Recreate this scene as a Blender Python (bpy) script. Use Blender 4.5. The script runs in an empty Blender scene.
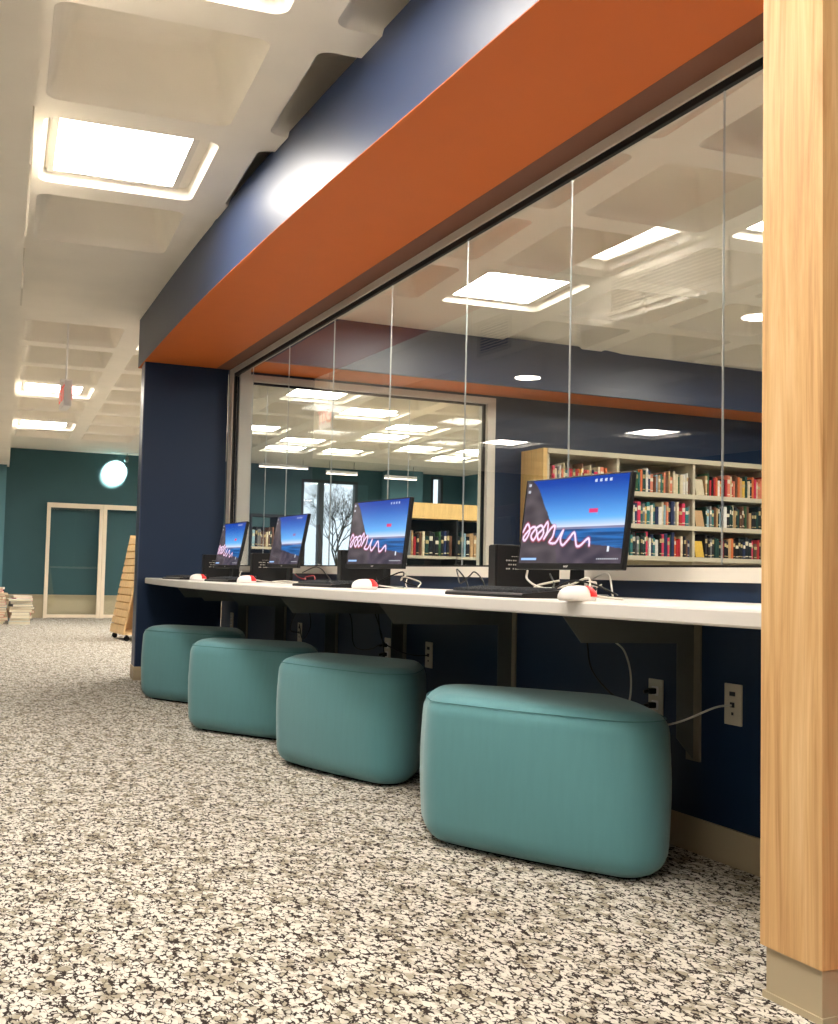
import bpy, math, random
from mathutils import Vector, Matrix, noise
random.seed(7)
S=bpy.context.scene; COL=S.collection; PI=math.pi; R_=math.radians

# ------------------------------------------------------------------ helpers
def lin(c):
    return tuple(((v/255)/12.92 if v/255<=.04045 else ((v/255+.055)/1.055)**2.4) for v in c)
def mat(name,rgb,rough=.6,spec=.5,metal=0,bump=0,bscale=200,var=0,vscale=6,emit=None,estr=0,stretch=None,coat=0):
    m=bpy.data.materials.new(name); m.use_nodes=True; nt=m.node_tree; b=nt.nodes['Principled BSDF']
    c=lin(rgb); b.inputs['Base Color'].default_value=(*c,1)
    b.inputs['Roughness'].default_value=rough; b.inputs['Specular IOR Level'].default_value=spec
    b.inputs['Metallic'].default_value=metal; b.inputs['Coat Weight'].default_value=coat
    tc=nt.nodes.new('ShaderNodeTexCoord'); mp=nt.nodes.new('ShaderNodeMapping')
    nt.links.new(tc.outputs['Object'],mp.inputs['Vector'])
    if stretch: mp.inputs['Scale'].default_value=stretch
    n=nt.nodes.new('ShaderNodeTexNoise'); n.inputs['Scale'].default_value=vscale; n.inputs['Detail'].default_value=3
    nt.links.new(mp.outputs['Vector'],n.inputs['Vector'])
    r=nt.nodes.new('ShaderNodeValToRGB'); v=max(var,.015)
    r.color_ramp.elements[0].position=.3; r.color_ramp.elements[1].position=.7
    r.color_ramp.elements[0].color=(*[x*(1-v) for x in c],1); r.color_ramp.elements[1].color=(*[min(1,x*(1+v)) for x in c],1)
    nt.links.new(n.outputs['Fac'],r.inputs['Fac']); nt.links.new(r.outputs['Color'],b.inputs['Base Color'])
    if bump:
        n2=nt.nodes.new('ShaderNodeTexNoise'); n2.inputs['Scale'].default_value=bscale; n2.inputs['Detail'].default_value=4
        nt.links.new(tc.outputs['Object'],n2.inputs['Vector'])
        bp=nt.nodes.new('ShaderNodeBump'); bp.inputs['Strength'].default_value=bump; bp.inputs['Distance'].default_value=.002
        nt.links.new(n2.outputs['Fac'],bp.inputs['Height']); nt.links.new(bp.outputs['Normal'],b.inputs['Normal'])
    if emit is not None:
        b.inputs['Emission Color'].default_value=(*lin(emit),1); b.inputs['Emission Strength'].default_value=estr
    return m

class MB:
    def __init__(s): s.v=[]; s.f=[]; s.mi=[]; s.sm=[]
    def add(s,v,f,mi=0,smooth=False):
        o=len(s.v); s.v+= [tuple(p) for p in v]; s.f+=[tuple(i+o for i in q) for q in f]; s.mi+=[mi]*len(f); s.sm+=[smooth]*len(f); return s
    def box(s,a,b,mi=0,M=None,bev=0):
        x0,y0,z0=a; x1,y1,z1=b
        if bev:
            return s.bbox(a,b,bev,mi,M)
        v=[Vector(p) for p in [(x0,y0,z0),(x1,y0,z0),(x1,y1,z0),(x0,y1,z0),(x0,y0,z1),(x1,y0,z1),(x1,y1,z1),(x0,y1,z1)]]
        if M: v=[M@p for p in v]
        return s.add(v,[(0,3,2,1),(4,5,6,7),(0,1,5,4),(1,2,6,5),(2,3,7,6),(3,0,4,7)],mi)
    def bbox(s,a,b,r,mi=0,M=None):
        import bmesh
        bm=bmesh.new(); bmesh.ops.create_cube(bm,size=1)
        for p in bm.verts: p.co=Vector([a[i]+(p.co[i]+.5)*(b[i]-a[i]) for i in range(3)])
        bmesh.ops.bevel(bm,geom=bm.edges[:],offset=r,segments=2,profile=.5,affect='EDGES')
        if M: bm.transform(M)
        bm.verts.index_update()
        s.add([p.co for p in bm.verts],[[q.index for q in f.verts] for f in bm.faces],mi); bm.free(); return s
    def prism(s,poly,z0,z1,mi=0,M=None):
        n=len(poly); v=[Vector((x,y,z0)) for x,y in poly]+[Vector((x,y,z1)) for x,y in poly]
        if M: v=[M@p for p in v]
        return s.add(v,[tuple(range(n-1,-1,-1)),tuple(range(n,2*n))]+[(i,(i+1)%n,n+(i+1)%n,n+i) for i in range(n)],mi)
    def loft(s,loops,mi=0,smooth=True,cap0=True,cap1=True):
        n=len(loops[0]); v=[p for l in loops for p in l]; f=[]
        for k in range(len(loops)-1):
            for i in range(n):
                j=(i+1)%n; f.append((k*n+i,k*n+j,(k+1)*n+j,(k+1)*n+i))
        if cap0: f.append(tuple(range(n-1,-1,-1)))
        if cap1: f.append(tuple((len(loops)-1)*n+i for i in range(n)))
        return s.add(v,f,mi,smooth)
    def cyl(s,p0,p1,r,n=12,mi=0,r1=None):
        p0=Vector(p0);p1=Vector(p1); d=(p1-p0).normalized(); u=d.orthogonal().normalized(); w=d.cross(u); r1=r if r1 is None else r1
        L=[[p+ (u*math.cos(2*PI*i/n)+w*math.sin(2*PI*i/n))*rr for i in range(n)] for p,rr in ((p0,r),(p1,r1))]
        return s.loft(L,mi,True)
    def tube(s,pts,r,n=8,mi=0,sub=8):
        P=[Vector(p) for p in pts]
        if len(P)>2:
            Q=[]; E=[P[0]*2-P[1]]+P+[P[-1]*2-P[-2]]
            for i in range(1,len(E)-2):
                for k in range(sub):
                    t=k/sub; a,b,c,d=E[i-1],E[i],E[i+1],E[i+2]
                    Q.append(.5*((2*b)+(c-a)*t+(2*a-5*b+4*c-d)*t*t+(3*b-a-3*c+d)*t**3))
            Q.append(P[-1]); P=Q
        L=[]; u=None
        for i,p in enumerate(P):
            d=(P[min(i+1,len(P)-1)]-P[max(i-1,0)]).normalized()
            if u is None: u=d.orthogonal().normalized()
            u=(u-d*u.dot(d)); u=u.normalized() if u.length>1e-6 else d.orthogonal().normalized()
            w=d.cross(u); L.append([p+(u*math.cos(2*PI*k/n)+w*math.sin(2*PI*k/n))*r for k in range(n)])
        return s.loft(L,mi,True)
    def mesh(s,name,mats):
        me=bpy.data.meshes.new(name); me.from_pydata([tuple(p) for p in s.v],[],s.f); me.update()
        for m in (mats if isinstance(mats,(list,tuple)) else [mats]): me.materials.append(m)
        for i,p in enumerate(me.polygons): p.material_index=s.mi[i]; p.use_smooth=s.sm[i]
        import bmesh
        bm=bmesh.new(); bm.from_mesh(me); bmesh.ops.recalc_face_normals(bm,faces=bm.faces); bm.to_mesh(me); bm.free()
        return me
    def build(s,name,mats,parent=None,loc=None,rotz=0,M=None):
        o=bpy.data.objects.new(name,s.mesh(name,mats)); COL.objects.link(o)
        if parent: o.parent=parent
        if loc: o.location=loc
        if rotz: o.rotation_euler=(0,0,rotz)
        return o
def tag(o,label=None,cat=None,group=None,kind=None):
    if label: o['label']=label
    if cat: o['category']=cat
    if group: o['group']=group
    if kind: o['kind']=kind
    return o
def thing(name,label,cat,loc=(0,0,0),rotz=0,group=None):
    o=bpy.data.objects.new(name,None); COL.objects.link(o); o.location=loc; o.rotation_euler=(0,0,rotz); o.empty_display_size=.1
    return tag(o,label,cat,group)
def struct(name,mb,mats,parent=None):
    o=mb.build(name,mats,parent)
    if not parent: o['kind']='structure'
    return o
def sroot(name):
    o=bpy.data.objects.new(name,None); COL.objects.link(o); o['kind']='structure'; return o
def copy_tree(o,parent=None):
    c=o.copy(); COL.objects.link(c)
    if parent: c.parent=parent
    for ch in list(o.children): copy_tree(ch,c)
    return c
def dup(root,loc,rotz,label,group=None):
    r=copy_tree(root); r.location=loc; r.rotation_euler=(0,0,rotz); r['label']=label
    if group: r['group']=group
    return r
def text_mesh(name,body,size,m,parent,M,depth=.0006):
    cu=bpy.data.curves.new(name+'_c','FONT'); cu.body=body; cu.size=size; cu.extrude=depth; cu.align_x='CENTER'; cu.align_y='CENTER'
    t=bpy.data.objects.new('tmp',cu); COL.objects.link(t)
    dg=bpy.context.evaluated_depsgraph_get(); me=bpy.data.meshes.new_from_object(t.evaluated_get(dg)); bpy.data.objects.remove(t)
    me.name=name; me.materials.clear(); me.materials.append(m); me.transform(M)
    o=bpy.data.objects.new(name,me); COL.objects.link(o); o.parent=parent; return o

# ------------------------------------------------------------------ materials
M_navy=mat('navy_paint',(22,42,70),.45,.35,bump=.08,bscale=350)
M_fascia=mat('navy_satin_paint',(34,52,86),.40,.8,bump=.06,bscale=300)
M_orange=mat('orange_paint',(206,106,44),.6,.3,bump=.1,bscale=300)
M_ceil=mat('cream_concrete',(240,233,220),.75,.3,bump=.35,bscale=120,var=.03,vscale=3)
M_frame=mat('cream_metal_frame',(222,216,204),.4,.5)
M_black=mat('black_gasket',(14,14,16),.6,.3)
M_brown=mat('brown_reveal',(120,78,60),.6,.3)
M_base=mat('beige_rubber_base',(176,160,132),.55,.4)
M_teal_wall=mat('deep_teal_paint',(54,88,94),.6,.3,bump=.08,bscale=300)
M_teal_light=mat('pale_teal_paint',(84,126,136),.6,.3)
M_desk=mat('cream_laminate',(216,211,206),.38,.5,var=.01)
M_flange=mat('dull_cream_steel',(128,121,104),.5,.4)
M_steel=mat('grey_painted_steel',(88,92,90),.45,.5)
M_wainscot=mat('beige_wainscot',(178,164,136),.6,.3)
M_plate=mat('ivory_plastic',(205,196,176),.4,.5)
M_blackpl=mat('black_plastic',(10,10,12),.45,.4)
M_darkgrey=mat('dark_grey_plastic',(48,50,54),.5,.4)
M_keys=mat('charcoal_keys',(62,64,68),.5,.4)
M_white=mat('white_plastic',(235,230,226),.3,.5)
M_red=mat('red_plastic',(214,32,34),.4,.5)
M_redcable=mat('red_cable_rubber',(150,26,40),.5,.4)
M_pale_cable=mat('pale_cable_rubber',(205,200,188),.5,.4)
M_silver=mat('brushed_silver',(200,204,204),.3,.5,metal=.6)
M_lightwood=mat('pale_slat_wood',(214,180,130),.5,.3,var=.12,vscale=5,stretch=(8,8,.6))
M_shelfwood=mat('honey_shelf_wood',(220,182,118),.45,.4,var=.14,vscale=5,stretch=(14,14,.7))
M_shelf=mat('cream_shelf_metal',(200,190,166),.5,.4)
M_shelfdark=mat('dark_shelf_back',(36,36,38),.7,.3)
M_pages=mat('paper_pages',(224,214,190),.8,.2)
M_green=mat('grass_green',(110,138,70),.9,.1,var=.3,vscale=3)
M_bark=mat('tree_bark',(92,80,72),.9,.1,var=.2)
M_grille=mat('white_grille',(214,206,190),.5,.3)
M_vdark=mat('vent_dark',(70,62,50),.8,.1)

def wood_mat():
    m=bpy.data.materials.new('oak_veneer'); m.use_nodes=True; nt=m.node_tree; b=nt.nodes['Principled BSDF']
    tc=nt.nodes.new('ShaderNodeTexCoord'); mp=nt.nodes.new('ShaderNodeMapping'); mp.inputs['Scale'].default_value=(16,16,.9)
    nt.links.new(tc.outputs['Object'],mp.inputs['Vector'])
    n=nt.nodes.new('ShaderNodeTexNoise'); n.inputs['Scale'].default_value=1.6; n.inputs['Detail'].default_value=8; n.inputs['Roughness'].default_value=.6; n.inputs['Distortion'].default_value=.9
    nt.links.new(mp.outputs['Vector'],n.inputs['Vector'])
    mp2=nt.nodes.new('ShaderNodeMapping'); mp2.inputs['Scale'].default_value=(140,140,3); nt.links.new(tc.outputs['Object'],mp2.inputs['Vector'])
    n2=nt.nodes.new('ShaderNodeTexNoise'); n2.inputs['Scale'].default_value=1.5; n2.inputs['Detail'].default_value=4; nt.links.new(mp2.outputs['Vector'],n2.inputs['Vector'])
    r=nt.nodes.new('ShaderNodeValToRGB'); e=r.color_ramp.elements
    e[0].position=.3; e[0].color=(*lin((176,130,80)),1); e[1].position=.68; e[1].color=(*lin((224,188,138)),1)
    x=e.new(.48); x.color=(*lin((208,165,112)),1)
    nt.links.new(n.outputs['Fac'],r.inputs['Fac'])
    mx=nt.nodes.new('ShaderNodeMix'); mx.data_type='RGBA'; mx.blend_type='MULTIPLY'; mx.inputs[0].default_value=.35
    r2=nt.nodes.new('ShaderNodeValToRGB'); r2.color_ramp.elements[0].position=.3; r2.color_ramp.elements[0].color=(.72,.66,.58,1); r2.color_ramp.elements[1].position=.6; r2.color_ramp.elements[1].color=(1,1,1,1)
    nt.links.new(n2.outputs['Fac'],r2.inputs['Fac']); nt.links.new(r.outputs['Color'],mx.inputs[6]); nt.links.new(r2.outputs['Color'],mx.inputs[7])
    nt.links.new(mx.outputs[2],b.inputs['Base Color']); b.inputs['Roughness'].default_value=.5; b.inputs['Specular IOR Level'].default_value=.35
    return m
M_wood=wood_mat()

def carpet_mat():
    m=bpy.data.materials.new('flecked_loop_carpet'); m.use_nodes=True; nt=m.node_tree; b=nt.nodes['Principled BSDF']; N=nt.nodes.new; L=nt.links.new
    tc=N('ShaderNodeTexCoord'); mp=N('ShaderNodeMapping'); mp.inputs['Rotation'].default_value=(0,0,.35); mp.inputs['Scale'].default_value=(1.25,.74,1)
    L(tc.outputs['Object'],mp.inputs['Vector'])
    wn=N('ShaderNodeTexNoise'); wn.inputs['Scale'].default_value=70; wn.inputs['Detail'].default_value=2; L(mp.outputs['Vector'],wn.inputs['Vector'])
    sub=N('ShaderNodeVectorMath'); sub.operation='SUBTRACT'; sub.inputs[1].default_value=(.5,.5,.5); L(wn.outputs['Color'],sub.inputs[0])
    sc=N('ShaderNodeVectorMath'); sc.operation='SCALE'; sc.inputs['Scale'].default_value=.020; L(sub.outputs[0],sc.inputs[0])
    ad=N('ShaderNodeVectorMath'); ad.operation='ADD'; L(mp.outputs['Vector'],ad.inputs[0]); L(sc.outputs[0],ad.inputs[1])
    vo=N('ShaderNodeTexVoronoi'); vo.feature='DISTANCE_TO_EDGE'; vo.inputs['Scale'].default_value=62; L(ad.outputs[0],vo.inputs['Vector'])
    vc=N('ShaderNodeTexVoronoi'); vc.feature='F1'; vc.inputs['Scale'].default_value=62; L(ad.outputs[0],vc.inputs['Vector'])
    big=N('ShaderNodeTexNoise'); big.inputs['Scale'].default_value=14; big.inputs['Detail'].default_value=3; L(mp.outputs['Vector'],big.inputs['Vector'])
    # threshold of the dark gaps varies over the floor
    th=N('ShaderNodeMapRange'); th.inputs['From Min'].default_value=.40; th.inputs['From Max'].default_value=.64; th.inputs['To Min'].default_value=.004; th.inputs['To Max'].default_value=.20
    n3=N('ShaderNodeTexNoise'); n3.inputs['Scale'].default_value=50; n3.inputs['Detail'].default_value=2; L(mp.outputs['Vector'],n3.inputs['Vector'])
    L(n3.outputs['Fac'],th.inputs['Value'])
    dv=N('ShaderNodeMath'); dv.operation='DIVIDE'; L(vo.outputs['Distance'],dv.inputs[0]); L(th.outputs[0],dv.inputs[1])
    st=N('ShaderNodeMapRange'); st.inputs['From Min'].default_value=.55; st.inputs['From Max'].default_value=1.05; L(dv.outputs[0],st.inputs['Value'])
    rp=N('ShaderNodeValToRGB'); e=rp.color_ramp.elements; e[0].position=.38; e[0].color=(*lin((158,149,131)),1); e[1].position=.56; e[1].color=(*lin((214,208,197)),1)
    sx=N('ShaderNodeSeparateColor'); L(vc.outputs['Color'],sx.inputs[0])
    mixv=N('ShaderNodeMath'); mixv.operation='MULTIPLY_ADD'; mixv.inputs[1].default_value=.26; L(sx.outputs[0],mixv.inputs[0])
    m2=N('ShaderNodeMath'); m2.operation='SUBTRACT'; m2.inputs[1].default_value=.1; L(big.outputs['Fac'],m2.inputs[0]); L(m2.outputs[0],mixv.inputs[2]); L(mixv.outputs[0],rp.inputs['Fac'])
    mx=N('ShaderNodeMix'); mx.data_type='RGBA'; mx.inputs[6].default_value=(*lin((52,44,40)),1); L(st.outputs[0],mx.inputs[0]); L(rp.outputs['Color'],mx.inputs[7])
    L(mx.outputs[2],b.inputs['Base Color']); b.inputs['Roughness'].default_value=.95; b.inputs['Specular IOR Level'].default_value=.1
    bp=N('ShaderNodeBump'); bp.inputs['Strength'].default_value=.5; bp.inputs['Distance'].default_value=.004; L(st.outputs[0],bp.inputs['Height']); L(bp.outputs['Normal'],b.inputs['Normal'])
    return m
M_carpet=carpet_mat()

def fabric_mat():
    m=mat('teal_upholstery',(84,136,142),.7,.35,var=.025,vscale=60,stretch=(1,1,.15)); nt=m.node_tree; b=nt.nodes['Principled BSDF']
    tc=nt.nodes.new('ShaderNodeTexCoord'); mp=nt.nodes.new('ShaderNodeMapping'); mp.inputs['Scale'].default_value=(900,900,260); nt.links.new(tc.outputs['Object'],mp.inputs['Vector'])
    n=nt.nodes.new('ShaderNodeTexNoise'); n.inputs['Scale'].default_value=1; n.inputs['Detail'].default_value=2; nt.links.new(mp.outputs['Vector'],n.inputs['Vector'])
    bp=nt.nodes.new('ShaderNodeBump'); bp.inputs['Strength'].default_value=.25; bp.inputs['Distance'].default_value=.001
    nt.links.new(n.outputs['Fac'],bp.inputs['Height']); nt.links.new(bp.outputs['Normal'],b.inputs['Normal']); b.inputs['Sheen Weight'].default_value=.25
    return m
M_fabric=fabric_mat()
M_seam=mat('teal_seam',(70,118,122),.7,.3)

def glass_mat(name,tint=(.97,.985,.975),ior=1.5,sides=1.8):
    m=bpy.data.materials.new(name); m.use_nodes=True; nt=m.node_tree; nt.nodes.clear(); N=nt.nodes.new
    o=N('ShaderNodeOutputMaterial'); mx=N('ShaderNodeMixShader'); t=N('ShaderNodeBsdfTransparent'); g=N('ShaderNodeBsdfGlossy'); f=N('ShaderNodeFresnel')
    t.inputs['Color'].default_value=(*tint,1); g.inputs['Roughness'].default_value=0; f.inputs['IOR'].default_value=ior
    gm=N('ShaderNodeNewGeometry'); iv=N('ShaderNodeMath'); iv.operation='SUBTRACT'; iv.inputs[0].default_value=1; nt.links.new(gm.outputs['Backfacing'],iv.inputs[1]); ml=N('ShaderNodeMath'); ml.operation='MULTIPLY'; nt.links.new(f.outputs[0],ml.inputs[0]); nt.links.new(iv.outputs[0],ml.inputs[1]); m2=N('ShaderNodeMath'); m2.operation='MULTIPLY'; m2.inputs[1].default_value=sides; m2.use_clamp=True; nt.links.new(ml.outputs[0],m2.inputs[0]); nt.links.new(m2.outputs[0],mx.inputs[0]); nt.links.new(t.outputs[0],mx.inputs[1]); nt.links.new(g.outputs[0],mx.inputs[2]); nt.links.new(mx.outputs[0],o.inputs[0])
    return m
M_glass=glass_mat('clear_glass'); M_glass2=glass_mat('low_reflection_glass',sides=.9)

def emis(name,rgb,s):
    m=bpy.data.materials.new(name); m.use_nodes=True; nt=m.node_tree; nt.nodes.clear()
    o=nt.nodes.new('ShaderNodeOutputMaterial'); e=nt.nodes.new('ShaderNodeEmission'); e.inputs[0].default_value=(*lin(rgb),1); e.inputs[1].default_value=s
    nt.links.new(e.outputs[0],o.inputs[0]); return m
LAMP=17.0
M_lamp=emis('lit_diffuser',(255,248,238),LAMP)
M_lamp_far=M_lamp
M_down=emis('lit_downlight',(255,244,228),22)
M_lin=emis('lit_linear',(255,228,214),5)

# ------------------------------------------------------------------ key dimensions (metres)
h=.7947; Xg=2.134; Zs=2.323; Zc=2.692; Yc=8.15
GA=math.radians(3.9); ca,sa=math.cos(GA),math.sin(GA)
def G(x,y,z): return Vector((x*ca+y*sa, -x*sa+y*ca, z))          # building grid, turned 3.9 degrees from the glass partition
GM=Matrix.Rotation(-GA,4,'Z')
def arcX(y):   # plan curve of the blue fascia
    P=[(1.2,1.50),(2.4,1.442),(3.2,1.425),(4.2,1.405),(5.0,1.398),(6.0,1.405),(7.0,1.428),(8.15,1.468),(8.5,1.48)]
    return interp(P,y)
def interp(P,y):
    n=len(P)
    if y<=P[0][0]: return P[0][1]
    if y>=P[-1][0]: return P[-1][1]
    for i in range(n-1):
        if P[i][0]<=y<=P[i+1][0]:
            t=(y-P[i][0])/(P[i+1][0]-P[i][0]); a=P[max(i-1,0)]; b=P[i]; c=P[i+1]; d=P[min(i+2,n-1)]
            m0=(c[1]-a[1])/(c[0]-a[0])*(c[0]-b[0]); m1=(d[1]-b[1])/(d[0]-b[0])*(c[0]-b[0])
            return (2*t**3-3*t*t+1)*b[1]+(t**3-2*t*t+t)*m0+(-2*t**3+3*t*t)*c[1]+(t**3-t*t)*m1
def deskX(y): return interp([(1.70,1.60),(2.2,1.555),(2.7,1.50),(3.2,1.445),(4.0,1.385),(5.0,1.345),(6.5,1.38),(7.4,1.45),(8.15,1.53)],y)

# ------------------------------------------------------------------ floor and outer walls
struct('floor',MB().box((-7,-5,-.1),(13,18.9,0)),M_carpet)
W0=MB(); W0.box((-7,18.6,-.1),(6.17,18.8,3.3)).box((7.24,18.6,-.1),(8.70,18.8,3.3)).box((8.95,18.6,-.1),(13,18.8,3.3)).box((6.17,18.6,2.47),(7.24,18.8,3.3)).box((6.17,18.6,-.1),(7.24,18.8,.25)).box((8.70,18.6,2.66),(8.95,18.8,3.3)).box((8.70,18.6,-.1),(8.95,18.8,.25))
struct('wall_far',W0,M_teal_wall)
struct('wall_pier',MB().box((-3,18.15,0),(1.235,18.6,2.38)),M_teal_light)
struct('wall_left',MB().box((-7.2,-5,-.1),(-7,18.8,3.3)),M_teal_light)
struct('wall_right',MB().box((13,-5,-.1),(13.2,18.8,3.3)),M_teal_wall)
struct('wall_back',MB().box((-7,-5.2,-.1),(13,-5,3.3)),M_teal_wall)
struct('wall_roof',MB().box((-7.2,-5.2,3.3),(13.2,18.9,3.4)),M_ceil)
struct('trim_1',MB().box((1.235,18.57,0.0),(13,18.6,.36)).box((1.235,18.55,.345),(13,18.6,.37)),M_wainscot)
struct('trim_2',MB().box((-3,18.12,0.0),(1.26,18.15,.36)),M_wainscot)
# concrete columns by the far windows, seen through the glass
struct('wall_column',MB().box((7.7,18.2,0),(8.35,18.6,2.69)).box((9.35,18.0,0),(9.75,18.6,2.69)),M_teal_light)

struct('floor_inlay',MB().box((1.545,-1,.0),(4,1.538,.004)),mat('orange_carpet',(206,120,70),.95,.1,bump=.4,bscale=500,var=.1,vscale=80))
# ------------------------------------------------------------------ glass room shell
# cheek wall at the far end of the counter
ck=MB(); ck.prism([(1.482,8.15),(2.10,8.15),(2.10,8.40),(1.505,8.40)],.095,Zs); struct('wall_cheek',ck,M_navy)
ck=MB(); ck.prism([(1.474,8.151),(1.482,8.151),(1.505,8.399),(1.497,8.399)],.095,Zs); struct('wall_cheek_end',ck,M_fascia)
struct('baseboard_cheek',MB().prism([(1.468,8.146),(2.10,8.146),(2.10,8.40),(1.492,8.40)],0,.097),M_base)
# wall under the partition
struct('wall_counter',MB().box((Xg,1.70,0),(Xg+.1,8.15,.795)),M_navy)
struct('baseboard_counter',MB().box((Xg-.012,1.70,0),(Xg,8.15,.10)),M_base)
struct('trim_sill',MB().box((Xg-.02,1.70,.795),(Xg+.12,8.15,.838)),M_frame)
# dropped head over the counter: orange soffit, navy fascia
ys=[1.2+i*(8.45-1.2)/40 for i in range(41)]
sf=MB(); poly=[(arcX(y)+.0005,y) for y in ys]+[(Xg-.13,8.45),(Xg-.13,1.2)]
sf.prism(poly,Zs,Zs+.0034); struct('ceiling_soffit',sf,M_orange)
struct('trim_reveal',MB().box((Xg-.13,1.2,Zs-.001),(Xg-.018,8.15,Zs+.02)),M_brown)
fa=MB(); o0=[(arcX(y),y) for y in ys]; i0=[(arcX(y)+.05,y) for y in reversed(ys)]
fa.prism(o0+i0,Zs+.0035,Zc+.02)
fo=struct('wall_fascia',fa,M_fascia)
struct('wall_fascia_end',MB().box((arcX(8.45)+.01,8.40,Zs+.02),(Xg+.1,8.45,Zc+.02)),M_navy)
struct('wall_header',MB().box((Xg-.02,1.2,Zs-.001),(Xg+.05,8.2,Zc+.02)),M_navy)
struct('soffit_reflection_strip',MB().box((Xg+.05,1.7,Zs-.03),(Xg+.058,7.7,Zc+.02)),M_orange)  # orange strip stands in for the soffit's reflection in the glass

# the partition: frame, gasket, butt-jointed panes
w1=sroot('window_1')
zt=2.27
fr=MB(); fr.box((Xg-.022,1.70,zt+.014),(Xg+.05,8.15,zt+.053)); fr.box((Xg-.022,8.06,.838),(Xg+.05,8.15,zt+.014)); fr.build('frame',M_frame,w1)
gk=MB(); gk.box((Xg-.012,1.70,zt-.010),(Xg+.006,8.06,zt+.0139)); gk.box((Xg-.012,8.035,.838),(Xg+.04,8.06,zt-.012)); gk.box((Xg-.012,1.70,.838),(Xg+.04,8.035,.845)); gk.build('gasket',M_black,w1)
joints=[1.712]+[2.556+.838*k for k in range(7)]
joints=[j for j in joints if j<8.0]+[8.035]
for a,b in zip(joints[:-1],joints[1:]):
    MB().box((Xg-.003,a+.0015,.846),(Xg+.003,b-.0015,zt-.013)).build('pane',M_glass,w1)
for j in joints[1:-1]:
    MB().box((Xg-.0032,j-.0012,.846),(Xg+.0032,j+.0012,zt-.013)).build('joint',M_silver,w1)
struct('trim_3',MB().box((Xg+.02,8.0,.838),(Xg+.10,8.15,Zs)),M_frame)

# end wall of the room with its inner window
YE=8.15; xe0,xe1=2.237,4.385; zb2,zt2=.838,2.30
ew=MB(); ew.box((Xg,YE,0),(xe0,YE+.12,Zs+.4)); ew.box((xe1,YE,0),(9.2,YE+.12,Zs+.4)); ew.box((xe0,YE,0),(xe1,YE+.12,.795)); ew.box((xe0,YE,zt2),(xe1,YE+.12,Zs+.4))
struct('wall_end',ew,M_navy)
struct('wall_side',MB().box((9.2,1.4,0),(9.3,8.27,Zc+.1)),M_navy)
struct('wall_near',MB().box((Xg+.1,1.4,0),(9.3,1.5,Zc+.1)),M_navy)
w2=sroot('window_2')
f2=MB(); y0,y1=YE-.03,YE+.14; f2.box((xe0,y0,zt2-.05),(xe1,y1,zt2)); f2.box((xe0,y0,.795),(xe1,y1,.845)); f2.box((xe0,y0,.845),(xe0+.045,y1,zt2-.05)); f2.box((xe1-.07,y0,.845),(xe1,y1,zt2-.05)); f2.build('frame',M_frame,w2)
g2=MB(); g2.box((xe0+.045,YE+.02,zt2-.066),(xe1-.07,YE+.045,zt2-.05)); g2.box((xe1-.092,YE+.02,.845),(xe1-.07,YE+.045,zt2-.066)); g2.build('gasket',M_black,w2)
xs=[xe0+.045,2.42,3.62,xe1-.092]
for a,b in zip(xs[:-1],xs[1:]): MB().box((a+.002,YE+.03,.846),(b-.002,YE+.038,zt2-.069)).build('pane',M_glass2,w2)
for a in xs[1:-1]: MB().box((a-.002,YE+.030,.846),(a+.002,YE+.038,zt2-.069)).build('joint',M_silver,w2)
# dropped head along the end wall, inside the room
struct('ceiling_soffit_end',MB().box((Xg+.10,7.70,Zs),(9.2,YE,Zs+.02)),M_orange)
struct('wall_fascia_room',MB().box((Xg+.10,7.66,Zs),(9.2,7.70,Zc+.02)),M_fascia)
# cream sill line continuing along the end wall
struct('baseboard_end',MB().box((Xg+.1,YE-.012,0),(9.2,YE,.1)),M_base)

# ------------------------------------------------------------------ wood clad end column
tc_=thing('wood_column','pale oak veneered column at the right end of the counter on a beige base','column',(1.5205,1.5427,0))
MB().box((0,0,.0986),(.85,.161,2.72)).build('veneer_panel',M_wood,tc_)
MB().box((.006,.006,.012),(.85,.150,.0986)).build('toe_kick',M_base,tc_)
MB().box((.003,.002,0),(.85,.158,.013)).build('base_lip',M_wainscot,tc_)

# ------------------------------------------------------------------ waffle ceilings
LIGHTS=[]
def cell(mb,x0,x1,y0,y1,rib,coffer=True,depth=.30,N=5,R=.055):
    rx=rib/2; a0,a1,b0,b1=x0+rx,x1-rx,y0+rx+.01,y1-rx-.01
    if not coffer: mb.add([G(x0,y0,Zc),G(x1,y0,Zc),G(x1,y1,Zc),G(x0,y1,Zc)],[(0,1,2,3)],0); return
    def rr(ins,z):
        r=max(R-ins*.3,.02); out=[]
        for cx,cy,s in ((a1-ins-r,b1-ins-r,0),(a0+ins+r,b1-ins-r,1),(a0+ins+r,b0+ins+r,2),(a1-ins-r,b0+ins+r,3)):
            for k in range(N+1):
                t=(s+k/N)*PI/2; out.append(G(cx+r*math.cos(t),cy+r*math.sin(t),z))
        return out
    outer=[]
    for cx,cy in ((x1,y1),(x0,y1),(x0,y0),(x1,y0)):
        outer+=[G(cx,cy,Zc)]*(N+1)
    # plane around the opening
    op=rr(0,Zc); n=len(op); o=len(mb.v)
    cs=[G(x1,y1,Zc),G(x0,y1,Zc),G(x0,y0,Zc),G(x1,y0,Zc)]
    fs=[]
    for s in range(4):
        fs+= [(s,4+s*(N+1)+k,4+s*(N+1)+k+1) for k in range(N)]
        e=4+s*(N+1)+N; nx=4+((s+1)%4)*(N+1); fs.append((s,e,nx,(s+1)%4))
    mb.add(cs+op,fs,0)
    prof=[(0,0),(.006,.010),(.016,.020),(.030,.06),(.075,depth-.05),(.10,depth-.012),(.13,depth)]
    mb.loft([rr(i,Zc+z) for i,z in prof],0,True,cap0=False,cap1=True)
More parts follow.
